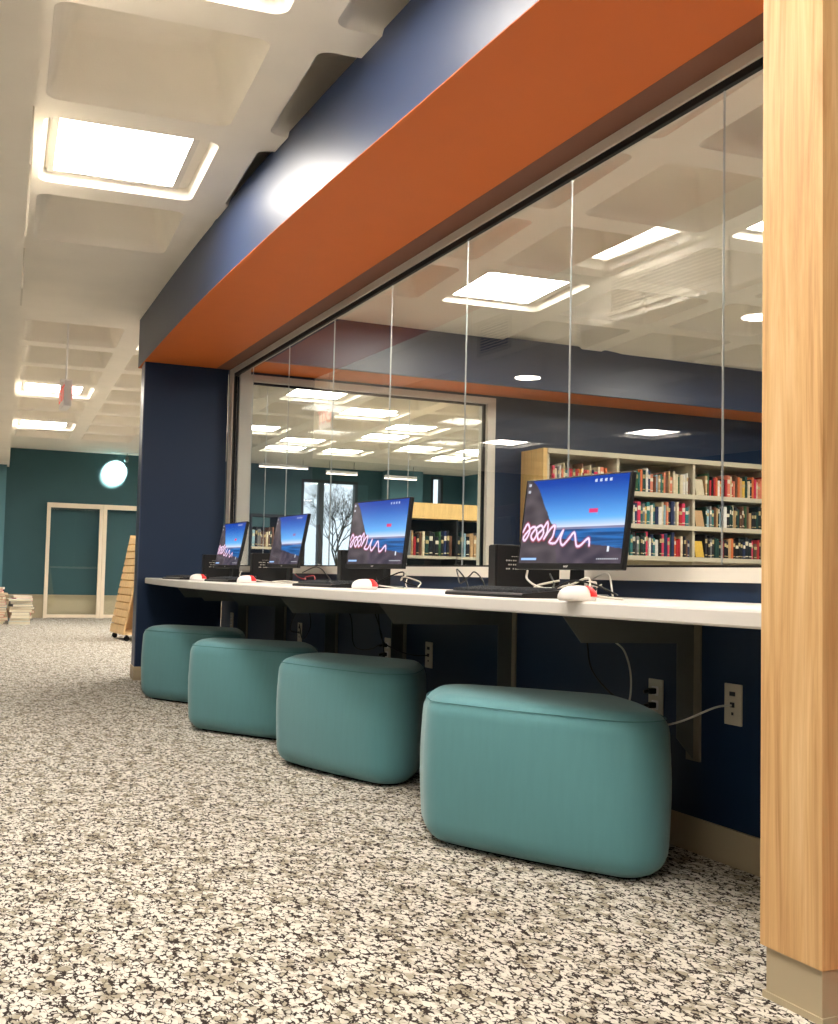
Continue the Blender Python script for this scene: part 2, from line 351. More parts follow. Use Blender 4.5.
def grid_patch(name,xb,yb,rib,lit=(),flat=lambda i,j:False):
    mb=MB()
    for i in range(len(xb)-1):
        for j in range(len(yb)-1):
            f=flat(i,j); cell(mb,xb[i],xb[i+1],yb[j],yb[j+1],rib,not f)
            if (i,j) in lit: LIGHTS.append(((xb[i]+xb[i+1])/2,(yb[j]+yb[j+1])/2,name,i,j))
    struct(name,mb,M_ceil)
P=.914
ynear=[4.72+1.02*k for k in range(-9,3)]            # ... up to 6.76
yfar=[8.80+1.03*k for k in range(0,9)]
cor=[-.0+0,.914,1.787]
grid_patch('ceiling',cor,ynear,.17,lit={(0,9),(0,7),(0,5),(0,3),(0,1)})  # unseen rows behind the viewpoint are added to light the fascia and rear
mbf=MB(); mbf.add([G(-8,6.76,Zc),G(14,6.76,Zc),G(14,8.80,Zc),G(-8,8.80,Zc)],[(0,1,2,3)]); 
fl=MB(); fl.add([G(-0.0,6.76,Zc),G(1.787,6.76,Zc),G(1.787,8.80,Zc),G(0,8.80,Zc)],[(0,1,2,3)]); struct('ceiling',fl,M_ceil)
grid_patch('ceiling',cor,yfar,.17,lit={(0,3),(0,6),(1,0)})
grid_patch('ceiling',[0,1.787,14],[17.04,19.9],.1,flat=lambda i,j:True)
# above the left soffit and further left
left=[-3.79+P*k for k in range(-4,4)]
left[-1]=-1.05
yleft=[4.72+1.02*k for k in range(-9,2)]+[5.74+1.03*k for k in range(1,12)]
grid_patch('ceiling',left,yleft,.17,lit={(3,1),(5,3),(1,3),(3,17),(2,15)})  # unseen troffers behind the viewpoint are added for more light
# glass room
rx=[1.787]+[2.66+P*k for k in range(8)]
ry=[1.1+1.0*k for k in range(8)]+[8.75]
grid_patch('ceiling',rx,ry,.17,lit={(1,5),(2,3),(4,5),(1,1),(4,3),(3,1),(5,1),(6,3)},flat=lambda i,j:j==7 or (j==6 and i<2))
# space beyond the end wall
bx=[1.787]+[2.66+P*k for k in range(12)]
grid_patch('ceiling',bx,[8.75]+yfar[1:],.17,lit={(1,2),(2,3),(3,4),(2,6),(3,5),(1,5),(2,7),(4,6),(5,7),(5,6),(3,7),(7,1),(8,3),(7,5),(6,2),(2,1),(3,0),(4,1)})  # coffers hidden by the end wall hold lamps added to brighten this space

# troffer lamps in the coffers
def troffer():
    t=thing('troffer_light','x','ceiling light',(0,0,0))
    f=MB(); a=.285; b=.335
    for (x0,x1,y0,y1) in ((-a-.03,a+.03,-b-.03,-b),(-a-.03,a+.03,b,b+.03),(-a-.03,-a,-b,b),(a,a+.03,-b,b)): f.box((x0,y0,-.0),(x1,y1,.03))
    f.build('lamp_frame',M_frame,t)
    q=MB(); A,B=.386,.418
    for (x0,x1,y0,y1) in ((-A+.02,A+.02,-B,-b-.03),(-A+.02,A+.02,b+.03,B),(-A+.02,-a-.03,-b-.03,b+.03),(a+.03,A+.02,-b-.03,b+.03)): q.box((x0,y0,.016),(x1,y1,.022))
    q.build('added_shade_plate',M_ceil,t)  # added so lamp light misses the coffer sides and catches the lip
    MB().box((-a,-b,.008),(a,b,.02)).build('diffuser',M_lamp,t)
    return t
tro=troffer(); first=True
names={('near',0):'corridor coffer'}
def place(n,desc):
    pass
used={}
def lightlabel(x,y,name,i,j):
    P_=G(x,y,0)
    if P_.x<-.5: return {(3,17):'lit troffer left of the soffit, mirrored in the glass beside the end window frame',(2,15):'lit troffer left of the soffit, mirrored in the glass above the nearest monitor'}.get((i,j),'added unseen troffer left of the soffit and behind the viewpoint, %s coffer column, %s row'%(cols[i],cols[j])),'troffers over the left side'
    if P_.x<2.1 and y<8: 
        k={9:'lit square troffer in the corridor coffer directly above the glowing patch of navy fascia',7:'lit square troffer at the top edge of the view, first along the corridor'}.get(j,'added unseen troffer in the corridor ceiling behind the viewpoint, %s row from the back wall'%cols[j])
        return k,'corridor troffers'
    if P_.x<2.4 and y<17.1 and i<2 and x<1.8:
        return {(0,3):'lit troffer just behind the hanging exit sign',(0,6):'lit troffer past the exit sign, the one closest to the far teal wall',(1,0):'lit troffer half hidden behind the top of the navy cheek wall'}[(i,j)],'corridor troffers'
    return None,None
cols='first second third fourth fifth sixth seventh eighth ninth tenth eleventh twelfth thirteenth fourteenth fifteenth sixteenth seventeenth eighteenth nineteenth twentieth twenty-first twenty-second twenty-third'.split()
for (x,y,name,i,j) in LIGHTS:
    lab,grp=lightlabel(x,y,name,i,j)
    if lab is None:
        if y<8.7: lab='lit troffer in the glass room ceiling, %s coffer column from the partition, %s row'%(cols[i-1] if i>0 else 'first',cols[j]); grp='glass room troffers'
        else: lab='seen or added troffer beyond the end window, %s coffer column from left, %s row back'%(cols[i-1],cols[j]); grp='troffers beyond the end window'
    p=G(x-.02,y,Zc+.035)
    if first: t=tro; t.location=p; t.rotation_euler=(0,0,-GA); t['label']=lab; first=False
    else: t=dup(tro,p,-GA,lab)
    t['group']=grp

# left dropped soffit with downlights and grilles on its side
so=MB(); v=[G(x,y,z) for z in (2.38,3.0) for (x,y) in ((-1.05,-5.2),(.033,-5.2),(.033,18.6),(-1.05,18.6))]
so.add(v,[(0,3,2,1),(4,5,6,7),(0,1,5,4),(1,2,6,5),(2,3,7,6),(3,0,4,7)])
struct('ceiling_soffit_left',so,M_ceil)
dl=thing('downlight','round downlight in the left soffit, reflected low in the glass partition','ceiling light',G(-.59,7.5,2.38),0,'downlights in the left soffit')
r_=MB(); r_.loft([[Vector((rr*math.cos(2*PI*k/28),rr*math.sin(2*PI*k/28),z)) for k in range(28)] for rr,z in ((.12,-.001),(.12,-.006),(.105,-.006),(.103,-.002))],0,True,False,False); r_.build('trim_ring',M_white,dl)
MB().cyl((0,0,-.0015),(0,0,-.004),.103,28).build('lens',M_down,dl)
for yy,l in ((5.05,'round downlight in the left soffit, reflected beside the oak column'),(2.6,'round downlight in the left soffit above the viewpoint'),(9.95,'round downlight in the left soffit level with the exit sign'),(12.4,'round downlight in the left soffit past the exit sign')):
    dup(dl,G(-.59,yy,2.38),0,l)
for (ya,yb_,l) in ((4.63,5.66,'long white air grille on the side of the left soffit, mirrored in the glass'),(6.76,7.21,'short white louvred air grille on the side of the left soffit, mirrored in the glass')):
    ya+=.02; yb_+=.02
    t=thing('air_grille',l,'vent',G(.033,ya,2.42),-GA,'air grilles on the soffit side')
    L_=yb_-ya; f=MB()
    f.box((0,0,0),(.012,L_,.025)).box((0,0,.215),(.012,L_,.24)).box((0,0,.025),(.012,.03,.215)).box((0,L_-.03,.025),(.012,L_,.215)); f.build('grille_frame',M_grille,t)
    MB().box((-.0,.03,.025),(.002,L_-.03,.215)).build('duct_back',M_vdark,t)
    s=MB()
    for k in range(9): s.box((.002,.03,.032+k*.021),(.010,L_-.03,.040+k*.021))
    s.build('louvres',M_grille,t)

# ------------------------------------------------------------------ counter
ds=[1.7045+i*(8.149-1.7045)/44 for i in range(45)]
wt=thing('worktop','long cream laminate worktop with a curved front edge under the glass partition','counter',(1.8,4.9,.74))
def desk_loop(ins,z): return [Vector((deskX(y)+ins,y,z))-Vector((1.8,4.9,.74)) for y in ds]+[Vector((Xg-.001,y,z))-Vector((1.8,4.9,.74)) for y in reversed(ds)]
zt_=.74; tk=.040
mb=MB(); mb.loft([desk_loop(.004,zt_-tk),desk_loop(0,zt_-tk+.005),desk_loop(0,zt_-.006),desk_loop(.002,zt_-.002),desk_loop(.006,zt_)],0,False)
mb.build('laminate_top',M_desk,wt)
# steel brackets under it
BR=[2.675,3.78,4.83,5.76,6.69,7.56]
bl=['nearest steel bracket under the worktop, right of the nearest ottoman','steel bracket under the worktop behind the top of the nearest ottoman','steel bracket under the worktop behind the second nearest ottoman, by the duplex outlet','steel bracket under the worktop between the second and third nearest ottomans','steel bracket under the worktop behind the third ottoman from the right','steel bracket under the worktop farthest away, behind the farthest ottoman']
for k,Y in enumerate(BR):
    xf=deskX(Y)+.16; t=thing('desk_bracket',bl[k],'bracket',(Xg,Y,0),0,'steel brackets under the worktop')
    x1=xf-Xg; zT=.6995
    poly=[(x1,zT),(x1+.07,.615),(-.066,.612),(-.066,.335),(-.002,.265),(0,.265),(0,zT)]
    p=MB(); n=len(poly); p.add([Vector((a,-.002,b)) for a,b in poly]+[Vector((a,.002,b)) for a,b in poly],[tuple(range(n)),tuple(range(2*n-1,n-1,-1))]+[(i,(i+1)%n,n+(i+1)%n,n+i) for i in range(n)])
    p.build('plate',M_darkgrey if 0 else M_steel,t)
    f=MB(); f.box((-.006,-.032,.265),(0,.032,zT)); f.build('wall_flange',M_flange,t)
    f=MB(); f.box((x1,-.02,zT-.004),(-.007,.02,zT)); f.build('top_flange',M_steel,t)
# cleat rail under the top near the column
rl=MB().box((-.03,0,-.03),(0,.93,0)).build('cleat_rail',M_steel,None,(Xg-.001,1.72,.6995)); tag(rl,'grey metal cleat rail under the worktop beside the oak column','rail')

# outlets
def outlet(Y,z,kind,label):
    t=thing('wall_outlet' if kind=='duplex' else 'data_outlet',label,'outlet',(Xg,Y,z))
    MB().box((-.006,-.036,-.058),(0,.036,.058),bev=.002).build('cover_plate',M_plate,t)
    if kind=='duplex':
        for dz in (.022,-.022):
            r=MB().box((-.0085,-.017,dz-.014),(-.0045,.017,dz+.014),bev=.003).build('receptacle',M_white,t)
            s=MB().box((-.0092,-.008,dz-.004),(-.0082,-.005,dz+.006)).box((-.0092,.005,dz-.004),(-.0082,.008,dz+.006)); s.build('slots',M_black,r)
    else:
        MB().box((-.0085,-.011,.024),(-.0045,.011,.036)).build('label_window',M_darkgrey,t)
        MB().box((-.009,-.008,-.008),(-.0045,.008,.006)).build('jack',M_darkgrey,t)
        MB().box((-.0075,-.004,-.030),(-.0045,.004,-.022)).build('screw',M_darkgrey,t)
    return t
def plug(Y,z,label):
    p=MB(); p.box((-.032,-.011,-.009),(-.0085,.011,.009),bev=.003); p.cyl((-.030,0,0),(-.048,0,-.002),.006,10)
    tag(p.build('power_plug',M_blackpl,None,(Xg,Y,z)),label,'plug','black plugs in the outlets')
outlet(2.86,.43,'duplex','ivory duplex outlet on the navy wall above the right end of the nearest ottoman')
outlet(2.50,.45,'data','ivory data plate left of the oak column with a pale cable plugged in')
plug(2.86,.452,'black plug in the top socket of the outlet above the nearest ottoman'); plug(2.86,.408,'black plug in the bottom socket of the outlet above the nearest ottoman')
outlet(5.02,.43,'duplex','ivory duplex outlet low on the wall behind the second nearest ottoman')
outlet(4.54,.44,'data','ivory data plate on the wall in the gap between the two nearest ottomans')
plug(5.02,.452,'black plug in the top socket behind the second nearest ottoman'); plug(5.02,.408,'black plug in the bottom socket behind the second nearest ottoman')
outlet(6.38,.44,'data','ivory data plate on the wall behind the third ottoman from the right')
outlet(7.95,.44,'duplex','farthest ivory outlet, low on the wall behind the farthest ottoman')

def cable(pts,r,m,label,name='cable',grp=None):
    b=Vector(pts[0]); o=MB().tube([Vector(p)-b for p in pts],r).build(name,m,None,b); return tag(o,label,'cable',grp)
W=Xg-.005
cable([(W-.005,2.50,.448),(2.08,2.52,.44),(2.04,2.62,.39),(2.03,2.74,.36),(2.06,2.84,.36),(2.09,2.95,.35),(2.10,3.05,.36)],.003,M_pale_cable,'pale data cable from the data plate dipping behind the nearest ottoman')
cable([(1.95,3.0,.699),(2.03,3.02,.64),(2.06,2.99,.60),(2.06,2.93,.57),(2.07,2.91,.50),(2.06,2.90,.42),(2.05,2.93,.36)],.003,M_pale_cable,'pale cable hanging in an S from the worktop above the nearest ottoman')
cable([(1.98,3.1,.699),(2.04,3.12,.60),(2.05,3.10,.50),(2.05,2.98,.43),(2.075,2.90,.41),(2.087,2.865,.407)],.003,M_blackpl,'black power cord looping down to the outlet above the nearest ottoman')
cable([(1.9,5.3,.699),(2.04,5.32,.60),(2.05,5.28,.45),(2.06,5.20,.42),(2.08,5.1,.43),(2.087,5.03,.452)],.003,M_blackpl,'black power cord arching to the outlet behind the second nearest ottoman')
cable([(2.0,4.95,.699),(2.04,4.98,.62),(2.05,4.9,.5),(2.05,4.85,.36)],.003,M_blackpl,'black cord hanging beside the bracket behind the second nearest ottoman')
cable([(W-.005,4.54,.438),(2.08,4.6,.435),(2.06,4.75,.45),(2.03,4.86,.5),(2.02,4.9,.699)],.003,M_blackpl,'black data cord from the plate in the gap between the two nearest ottomans')
cable([(1.95,6.1,.699),(2.03,6.15,.6),(2.05,6.3,.5),(2.07,6.36,.45),(W-.005,6.38,.44)],.003,M_blackpl,'black cord sagging to the data plate behind the third ottoman')
cable([(1.98,5.95,.699),(2.04,5.98,.62),(2.05,5.95,.5),(2.04,6.05,.42),(2.05,6.15,.5)],.003,M_blackpl,'black cord coil under the worktop between the second and third ottomans')

# ------------------------------------------------------------------ ottomans
def ottoman(label,dx,dy,rot=0):
    base=[(1.40,3.00),(1.61,3.42),(2.02,2.87),(1.812,2.235)]
    cx=sum(p[0] for p in base)/4; cy=sum(p[1] for p in base)/4
    q=[Vector((x-cx,y-cy)) for x,y in base]            # clockwise
    q=q[::-1]
    t=thing('ottoman',label,'ottoman',(cx+dx,cy+dy,0),rot,'teal ottomans under the worktop')
    def loop(ins,z,R=.115,N=8,E=8):
        n=4; out=[]
        cs=[]
        for i in range(4):
            p,a,b=q[i],q[i-1],q[(i+1)%4]; u=(a-p).normalized(); w=(b-p).normalized(); half=math.acos(max(-1,min(1,u.dot(w))))/2
            c=p+(u+w).normalized()*(R/math.sin(half)); n0=Vector((u.y,-u.x)); n1=Vector((-w.y,w.x))
            if n0.dot(p-c)<0: n0=-n0
            if n1.dot(p-c)<0: n1=-n1
            cs.append((c,n0,n1))
        for i in range(4):
            c,n0,n1=cs[i]; a0=math.atan2(n0.y,n0.x); a1=math.atan2(n1.y,n1.x); d=(a1-a0+PI)%(2*PI)-PI
            for k in range(N+1):
                a=a0+d*k/N; out.append(c+Vector((math.cos(a),math.sin(a)))*(R-ins))
            c2,m0,_=cs[(i+1)%4]; A=c+n1*(R-ins); B=c2+m0*(R-ins)
            for k in range(1,E):
                s=k/E; out.append(A.lerp(B,s)+n1*(.012*math.sin(PI*s)))
        return [Vector((p.x,p.y,z)) for p in out]
    H=.445; r=.062; rb=.075; L=[]
    for k in range(7):
        a=k/6*PI/2; L.append(loop(rb*(1-math.sin(a)),.005+rb*(1-math.cos(a))))
    for k in range(1,5):
        L.append(loop(-.006*math.sin(PI*k/5),.005+rb+(H-r-.005-rb)*k/5))
    for k in range(7):
        a=k/6*PI/2; L.append(loop(r*(1-math.cos(a)),H-r+r*math.sin(a)))
    b=MB(); 
    top=L[-1]; c=sum(top,Vector())/len(top); 
    for s,dz in ((.7,.004),(.35,.007),(.05,.008)): L.append([c.lerp(p,s)+Vector((0,0,dz)) for p in top])
    b.loft(L,0,True); b.build('upholstery',M_fabric,t)
    s=MB(); lp=loop(.010,H-.022); s.tube(lp+[lp[0]],.0016,6,sub=1); s.build('seam',M_seam,t)
    MB().loft([loop(.07,0),loop(.07,.008)],0,False).build('base',M_black,t)
    return t
ottoman('nearest and largest looking teal ottoman, beside the oak column',0,0)
ottoman('second nearest teal ottoman, directly left of the nearest one',-.035,1.42,R_(-11))
ottoman('third teal ottoman from the right, second from the far cheek wall',-.125,2.56,R_(3))
ottoman('farthest teal ottoman, standing against the navy cheek wall',-.10,3.97,R_(2))

# ------------------------------------------------------------------ computers
def wallpaper(variant=0):
    nx,ny=264,148; W_,H_=.49,.276
    sq=[]
    pts=[(.01,.38),(.05,.45),(.08,.38),(.04,.30),(.02,.33),(.08,.40),(.13,.42),(.16,.36),(.13,.30),(.10,.34),(.14,.40),(.20,.43),(.23,.36),(.19,.30),(.17,.35),(.22,.40),(.26,.46),(.27,.38),(.24,.31),(.30,.40),(.34,.42),(.33,.33),(.30,.28),(.36,.27),(.40,.33),(.43,.38),(.41,.30),(.44,.25),(.49,.30),(.54,.36),(.56,.30),(.58,.24),(.62,.25),(.66,.29),(.69,.30),(.70,.22)]
    P_=[Vector((a*1.78,.345+(b-.35)*1.35)) for a,b in pts]; Q=[]
    E=[P_[0]]+P_+[P_[-1]]
    for i in range(1,len(E)-2):
        for k in range(3):
            t=k/3; a,b,c,d=E[i-1],E[i],E[i+1],E[i+2]; Q.append(.5*((2*b)+(c-a)*t+(2*a-5*b+4*c-d)*t*t+(3*b-a-3*c+d)*t**3))
    SG=[(a.x,a.y,b.x-a.x,b.y-a.y,1/max(1e-9,(b-a).length_squared)) for a,b in zip(Q[:-1],Q[1:])]
    def sdist(px,py,SG):
        best=9
        for ax,ay,dx,dy,il in SG:
            ex,ey=px-ax,py-ay; t=(ex*dx+ey*dy)*il; t=0 if t<0 else 1 if t>1 else t
            fx,fy=ex-t*dx,ey-t*dy; q=fx*fx+fy*fy
            if q<best: best=q
        return math.sqrt(best)
    def lerp(a,b,t): t=max(0,min(1,t)); return tuple(a[i]+(b[i]-a[i])*t for i in range(3))
    def colr(u,v):
        n1=noise.noise(Vector((u*9,v*9,1))); n2=noise.noise(Vector((u*3,v*40,5)))
        if v>.42: 
            s=(v-.42)/.58
            c=lerp((206,208,224),(96,164,224),s/.18) if s<.18 else lerp((96,164,224),(14,58,150),(s-.18)/.75)
        else:
            c=lerp((26,66,116),(44,104,170),.5+n2*1.6)
            if v>.395: c=lerp(c,(210,170,180),.5)
            if v<.30-.22*(u-.35)+.02*n2: c=lerp((54,50,62),(92,80,90),.4+n1)
        cl=interp([(0,.40),(.40,.335),(.44,.325),(.5,.285),(.6,.25),(.7,.205),(.85,.15),(.95,.10),(1.0,.06)],v)+.008*noise.noise(Vector((v*30,3,2)))
        if u<cl: c=lerp((58,52,58),(88,80,84),.5+.8*n1)
        if variant==0:
            d=sdist(u*1.78,v,SG) if .15<v<.55 and u<.76 else 9
            if d<.010: c=(236,216,244)
            elif d<.018: c=lerp((228,176,216),c,.35)
            elif d<.045: c=lerp((190,66,76),c,(d-.016)/.03+.35+.5*n1)
        if .66<u<.745 and .575<v<.625: c=(206,56,110) if variant==0 else (150,90,150)
        if .02<u<.185 and .035<v<.065: c=(150,186,232)
        for iu in (.70,.745,.79,.835):
            if abs(u-iu)<.012 and abs(v-.945)<.016 and (int(u*264)+int(v*148))%3: c=(220,226,236)
        for iv in (.955,.87):
            if abs(u-.03)<.012 and abs(v-iv)<.016 and (int(u*264)+int(v*148))%3: c=(214,220,230)
        if abs(u-.875)<.01 and abs(v-.16)<.03: c=(210,216,226)
        if .78<u<.97 and .045<v<.06 and int(u*264)%5<3: c=(196,200,206)
        return c
    me=bpy.data.meshes.new('screen'); vs=[(-W_/2+W_*i/nx,0,H_*j/ny) for j in range(ny+1) for i in range(nx+1)]
    me.from_pydata(vs,[],[(j*(nx+1)+i,j*(nx+1)+i+1,(j+1)*(nx+1)+i+1,(j+1)*(nx+1)+i) for j in range(ny) for i in range(nx)])
    at=me.color_attributes.new('wallpaper','FLOAT_COLOR','POINT')
    for k in range(len(vs)): 
        i=k%(nx+1); j=k//(nx+1); at.data[k].color=(*lin(colr(i/nx,j/ny)),1)
    m=bpy.data.materials.new('lit_screen_%s'%('beach','sky')[variant]); m.use_nodes=True; nt=m.node_tree; b=nt.nodes['Principled BSDF']
    a=nt.nodes.new('ShaderNodeVertexColor'); a.layer_name='wallpaper'; nt.links.new(a.outputs['Color'],b.inputs['Emission Color']); b.inputs['Emission Strength'].default_value=.6
    b.inputs['Base Color'].default_value=(.004,.004,.005,1); b.inputs['Roughness'].default_value=.12; b.inputs['Specular IOR Level'].default_value=.35
    me.materials.append(m); return me
scr=[wallpaper(0),wallpaper(1)]
def monitor(label,loc,rz,tilt,zb,var=0):
    # local frame: screen faces -y, x to the viewer's right
    t=thing('monitor',label,'monitor',(loc[0],loc[1],.74),rz,'monitors along the worktop')
    T=Matrix.Translation((0,0,zb-.74))@Matrix.Rotation(-tilt,4,'X')
    W_,H_=.51,.301
    hs=MB(); hs.box((-W_/2,-.0,0),(W_/2,.018,H_),M=T,bev=.003); hs.box((-.19,.018,.05),(.19,.042,.25),M=T,bev=.01); hs.build('housing',M_blackpl,t)
    o=bpy.data.objects.new('screen',scr[var]); COL.objects.link(o); o.parent=t; o.matrix_local=T@Matrix.Translation((0,-.0008,.019))
    lip=MB().box((-W_/2,-.003,0),(W_/2,-.0002,.0185),M=T).build('lower_bezel',M_blackpl,t)
    text_mesh('logo','acer',.012,M_white,t,T@Matrix.Translation((0,-.0036,.0095))@Matrix.Rotation(PI/2,4,'X'),.0002)
    nk=MB(); nk.add([Vector(p) for p in [(-.028,.036,.004),(.028,.036,.004),(.028,.052,.004),(-.028,.052,.004)]]+[T@Vector(p) for p in [(-.022,.030,.09),(.022,.030,.09),(.022,.044,.09),(-.022,.044,.09)]],[(0,3,2,1),(4,5,6,7),(0,1,5,4),(1,2,6,5),(2,3,7,6),(3,0,4,7)]); nk.build('stand_neck',M_blackpl,t)
    bs=MB(); bs.loft([[Vector((.11*math.cos(2*PI*k/32),.055+.085*math.sin(2*PI*k/32),z))*1 if True else 0 for k in range(32)] for z in (0,.005)]+[[Vector((.104*math.cos(2*PI*k/32),.055+.079*math.sin(2*PI*k/32),.009)) for k in range(32)]],0,True); bs.build('stand_base',M_blackpl,t)
    return t
monitor('nearest and largest looking monitor, with a beach wallpaper, left of the oak column',(1.869,2.978),R_(-81.8),R_(7.4),.826,0)
monitor('second nearest monitor, with a cliff and sea wallpaper, in front of the end window',(1.797,4.419),R_(-83.5),R_(6.6),.824,0)
monitor('third monitor from the right, with a pale blue wallpaper',(1.868,5.94),R_(-88.5),R_(10.5),.826,1)
monitor('farthest monitor, next to the navy cheek wall',(1.822,7.005),R_(-88),R_(11),.82,0)

def mini_pc(label,loc,rz):
    t=thing('desktop_computer',label,'computer',(loc[0],loc[1],.74),rz,'black mini computers beside the monitors')
    MB().box((0,0,.004),(.24,.062,.168),bev=.003).build('case',M_blackpl,t)
    MB().box((-.004,.004,.008),(-.0002,.058,.164)).build('front_panel',M_blackpl,t)
    MB().box((.02,-.004,0),(.22,.066,.004)).build('foot',M_black,t)
    d=MB(); rnd=random.Random(3)
    for r in range(3):
        for c in range(9):
            if rnd.random()<.8: d.box((.035+c*.0085,-.0012,.112-r*.014),(.035+c*.0085+rnd.uniform(.003,.006),-.0002,.112-r*.014+.0045))
    for c in range(5): d.box((.055+c*.0075,-.0012,.127),(.060+c*.0075,-.0002,.1285))
    d.build('printed_marks',M_pale_cable,t)
    return t
mini_pc('black mini computer behind the left edge of the nearest monitor',(1.79,3.29),R_(-4))
mini_pc('black mini computer left of the second nearest monitor',(1.79,4.78),R_(-4))
mini_pc('black mini computer left of the third monitor from the right',(1.79,6.25),R_(-4))
mini_pc('black mini computer left of the farthest monitor, by the cheek wall',(1.76,7.32),R_(-4))

def keyboard(label,loc,rz,m=M_keys):
    t=thing('keyboard',label,'keyboard',(loc[0],loc[1],.74),rz,'keyboards on the worktop')
    b=MB(); v=[]
    pr=[(-.075,.0),(-.075,.008),(-.07,.012),(.07,.024),(.075,.021),(.075,.0)]
    b.loft([[Vector((x,y,z)) for y,z in pr] for x in (-.225,.225)],0,False); b.build('body',M_blackpl,t)
    k=MB(); k2=MB()
    for r in range(5):
        for c in range(18):
            if c in (14,): continue
            y=-.052+r*.021; z=.0135+(y+.07)*.0857
            (k if c<14 else k2).box((-.215+c*.0240,y,z-.001),(-.215+c*.0240+.0195,y+.0175,z+.007))
    k.build('letter_keys',m,t); k2.build('number_keys',m,t); return t
keyboard('black keyboard in front of the nearest monitor, partly behind its white mouse',(1.585,2.87),R_(-88))
keyboard('black keyboard left of the second nearest monitor mouse',(1.60,4.44),R_(-88))
keyboard('black keyboard beside the third monitor mouse, seen end on',(1.58,5.98),R_(-88))
keyboard('farthest black keyboard, closest to the cheek wall',(1.57,7.10),R_(-88))

def mouse(label,loc,rz):
    t=thing('mouse',label,'mouse',(loc[0],loc[1],.74),rz,'white and red mice on the worktop')
    L=[]; n=24
    def ring(s,z): 
        out=[]
        for k in range(n):
            a=2*PI*k/n; out.append(Vector((.050*s*math.cos(a)*(1-.08*math.cos(a)),.031*s*math.sin(a),z)))
        return out
    for s,z in ((.93,0.0),(1,.008),(.98,.016),(.90,.025),(.75,.032),(.52,.037),(.25,.039),(.03,.0395)): L.append(ring(s,z))
    b=MB(); b.loft(L,0,True); b.build('shell',M_white,t)
    r=MB(); 
    for sgn in (1,):
        P_=[]
        for (s,z) in ((1.03,.012),(.995,.020),(.90,.0285),(.72,.0355),(.50,.0395)):
            P_.append([Vector((.050*s*math.cos(a)*(1-.08*math.cos(a))+.0005,.031*s*math.sin(a),z)) for a in [(-.9+1.1*k/8) for k in range(9)]])
        vs=[p for l in P_ for p in l]; r.add(vs,[(i*9+j,i*9+j+1,(i+1)*9+j+1,(i+1)*9+j) for i in range(4) for j in range(8)],0,True)
    r.build('red_button',M_red,t)
    w=MB(); w.cyl((.040,-.004,.032),(.040,.004,.032),.006,12); w.build('scroll_wheel',M_darkgrey,t)
    return t
mouse('white mouse with a red button, nearest one, at the foot of the nearest monitor',(1.545,2.40),R_(-35))
mouse('white mouse with a red button in front of the second nearest monitor',(1.535,3.84),R_(-35))
mouse('white mouse with a red button in front of the third monitor',(1.52,5.40),R_(-35))
mouse('farthest white mouse with a red button, by the farthest monitor',(1.51,6.40),R_(-35))

zt0=.743
cable([(1.57,2.39,.757),(1.63,2.40,.75),(1.72,2.46,.744),(1.78,2.58,.744),(1.80,2.70,.746),(1.86,2.83,.76),(1.95,2.9,.78)],.0025,M_pale_cable,'pale mouse cord running back under the nearest monitor')
cable([(1.80,3.10,.82),(1.79,3.08,.79),(1.80,3.00,.765),(1.84,2.92,.775),(1.86,2.84,.80),(1.83,2.80,.765),(1.77,2.86,.75),(1.76,2.98,.752),(1.80,3.04,.772),(1.86,3.0,.79)],.0035,M_pale_cable,'pale cables looped under the nearest monitor, in front of its stand')
cable([(1.99,3.0,.745),(1.98,3.02,.775),(1.975,2.98,.80),(1.95,2.88,.815),(1.92,2.81,.80),(1.91,2.78,.745)],.003,M_pale_cable,'pale cable arching on the worktop right of the nearest monitor stand')
cable([(1.86,3.06,.81),(1.84,3.00,.78),(1.80,2.94,.765),(1.82,2.86,.79),(1.86,2.80,.78),(1.9,2.74,.75)],.003,M_blackpl,'black cable knotted under the nearest monitor')
tag(MB().box((-.03,-.045,0),(.03,.045,.05),bev=.006).build('power_adapter',M_white,None,(2.03,3.13,.74)),'white adapter block behind the nearest monitor stand','adapter')
cable([(1.58,3.82,.757),(1.64,3.84,.75),(1.74,3.95,.744),(1.82,4.10,.744),(1.88,4.25,.76),(1.93,4.35,.78)],.0025,M_pale_cable,'pale mouse cord in front of the second nearest monitor')
cable([(1.98,3.86,.745),(1.97,3.88,.79),(1.96,3.93,.825),(1.95,3.90,.80),(1.94,3.86,.77),(1.95,3.80,.80),(1.95,3.76,.815),(1.96,3.72,.79),(1.97,3.70,.746)],.0028,M_blackpl,'black cable standing in loops on the worktop right of the second nearest monitor')
tag(MB().box((-.035,-.06,0),(.035,.06,.012),bev=.003).build('network_box',M_blackpl,None,(1.95,3.62,.74)),'small flat black box right of the looped black cable on the worktop','box')
cable([(1.86,4.5,.81),(1.83,4.44,.77),(1.85,4.36,.79),(1.88,4.28,.81),(1.86,4.22,.77),(1.9,4.15,.75)],.003,M_blackpl,'black cable knotted under the second nearest monitor')
cable([(1.94,4.38,.80),(1.88,4.30,.775),(1.86,4.22,.79),(1.90,4.15,.77),(1.86,4.08,.75)],.003,M_pale_cable,'pale cable knotted under the second nearest monitor')
cable([(1.56,5.37,.757),(1.60,5.30,.75),(1.66,5.20,.746),(1.74,5.25,.75),(1.72,5.40,.755),(1.66,5.42,.75),(1.64,5.3,.748),(1.70,5.12,.746),(1.80,5.05,.746)],.003,M_pale_cable,'pale coiled mouse cord below the third monitor')
cable([(1.95,5.95,.79),(1.92,5.80,.775),(1.90,5.62,.765),(1.86,5.50,.775),(1.84,5.32,.785),(1.80,5.18,.765),(1.74,5.08,.745)],.003,M_redcable,'dark red cable trailing along the worktop below the third monitor')
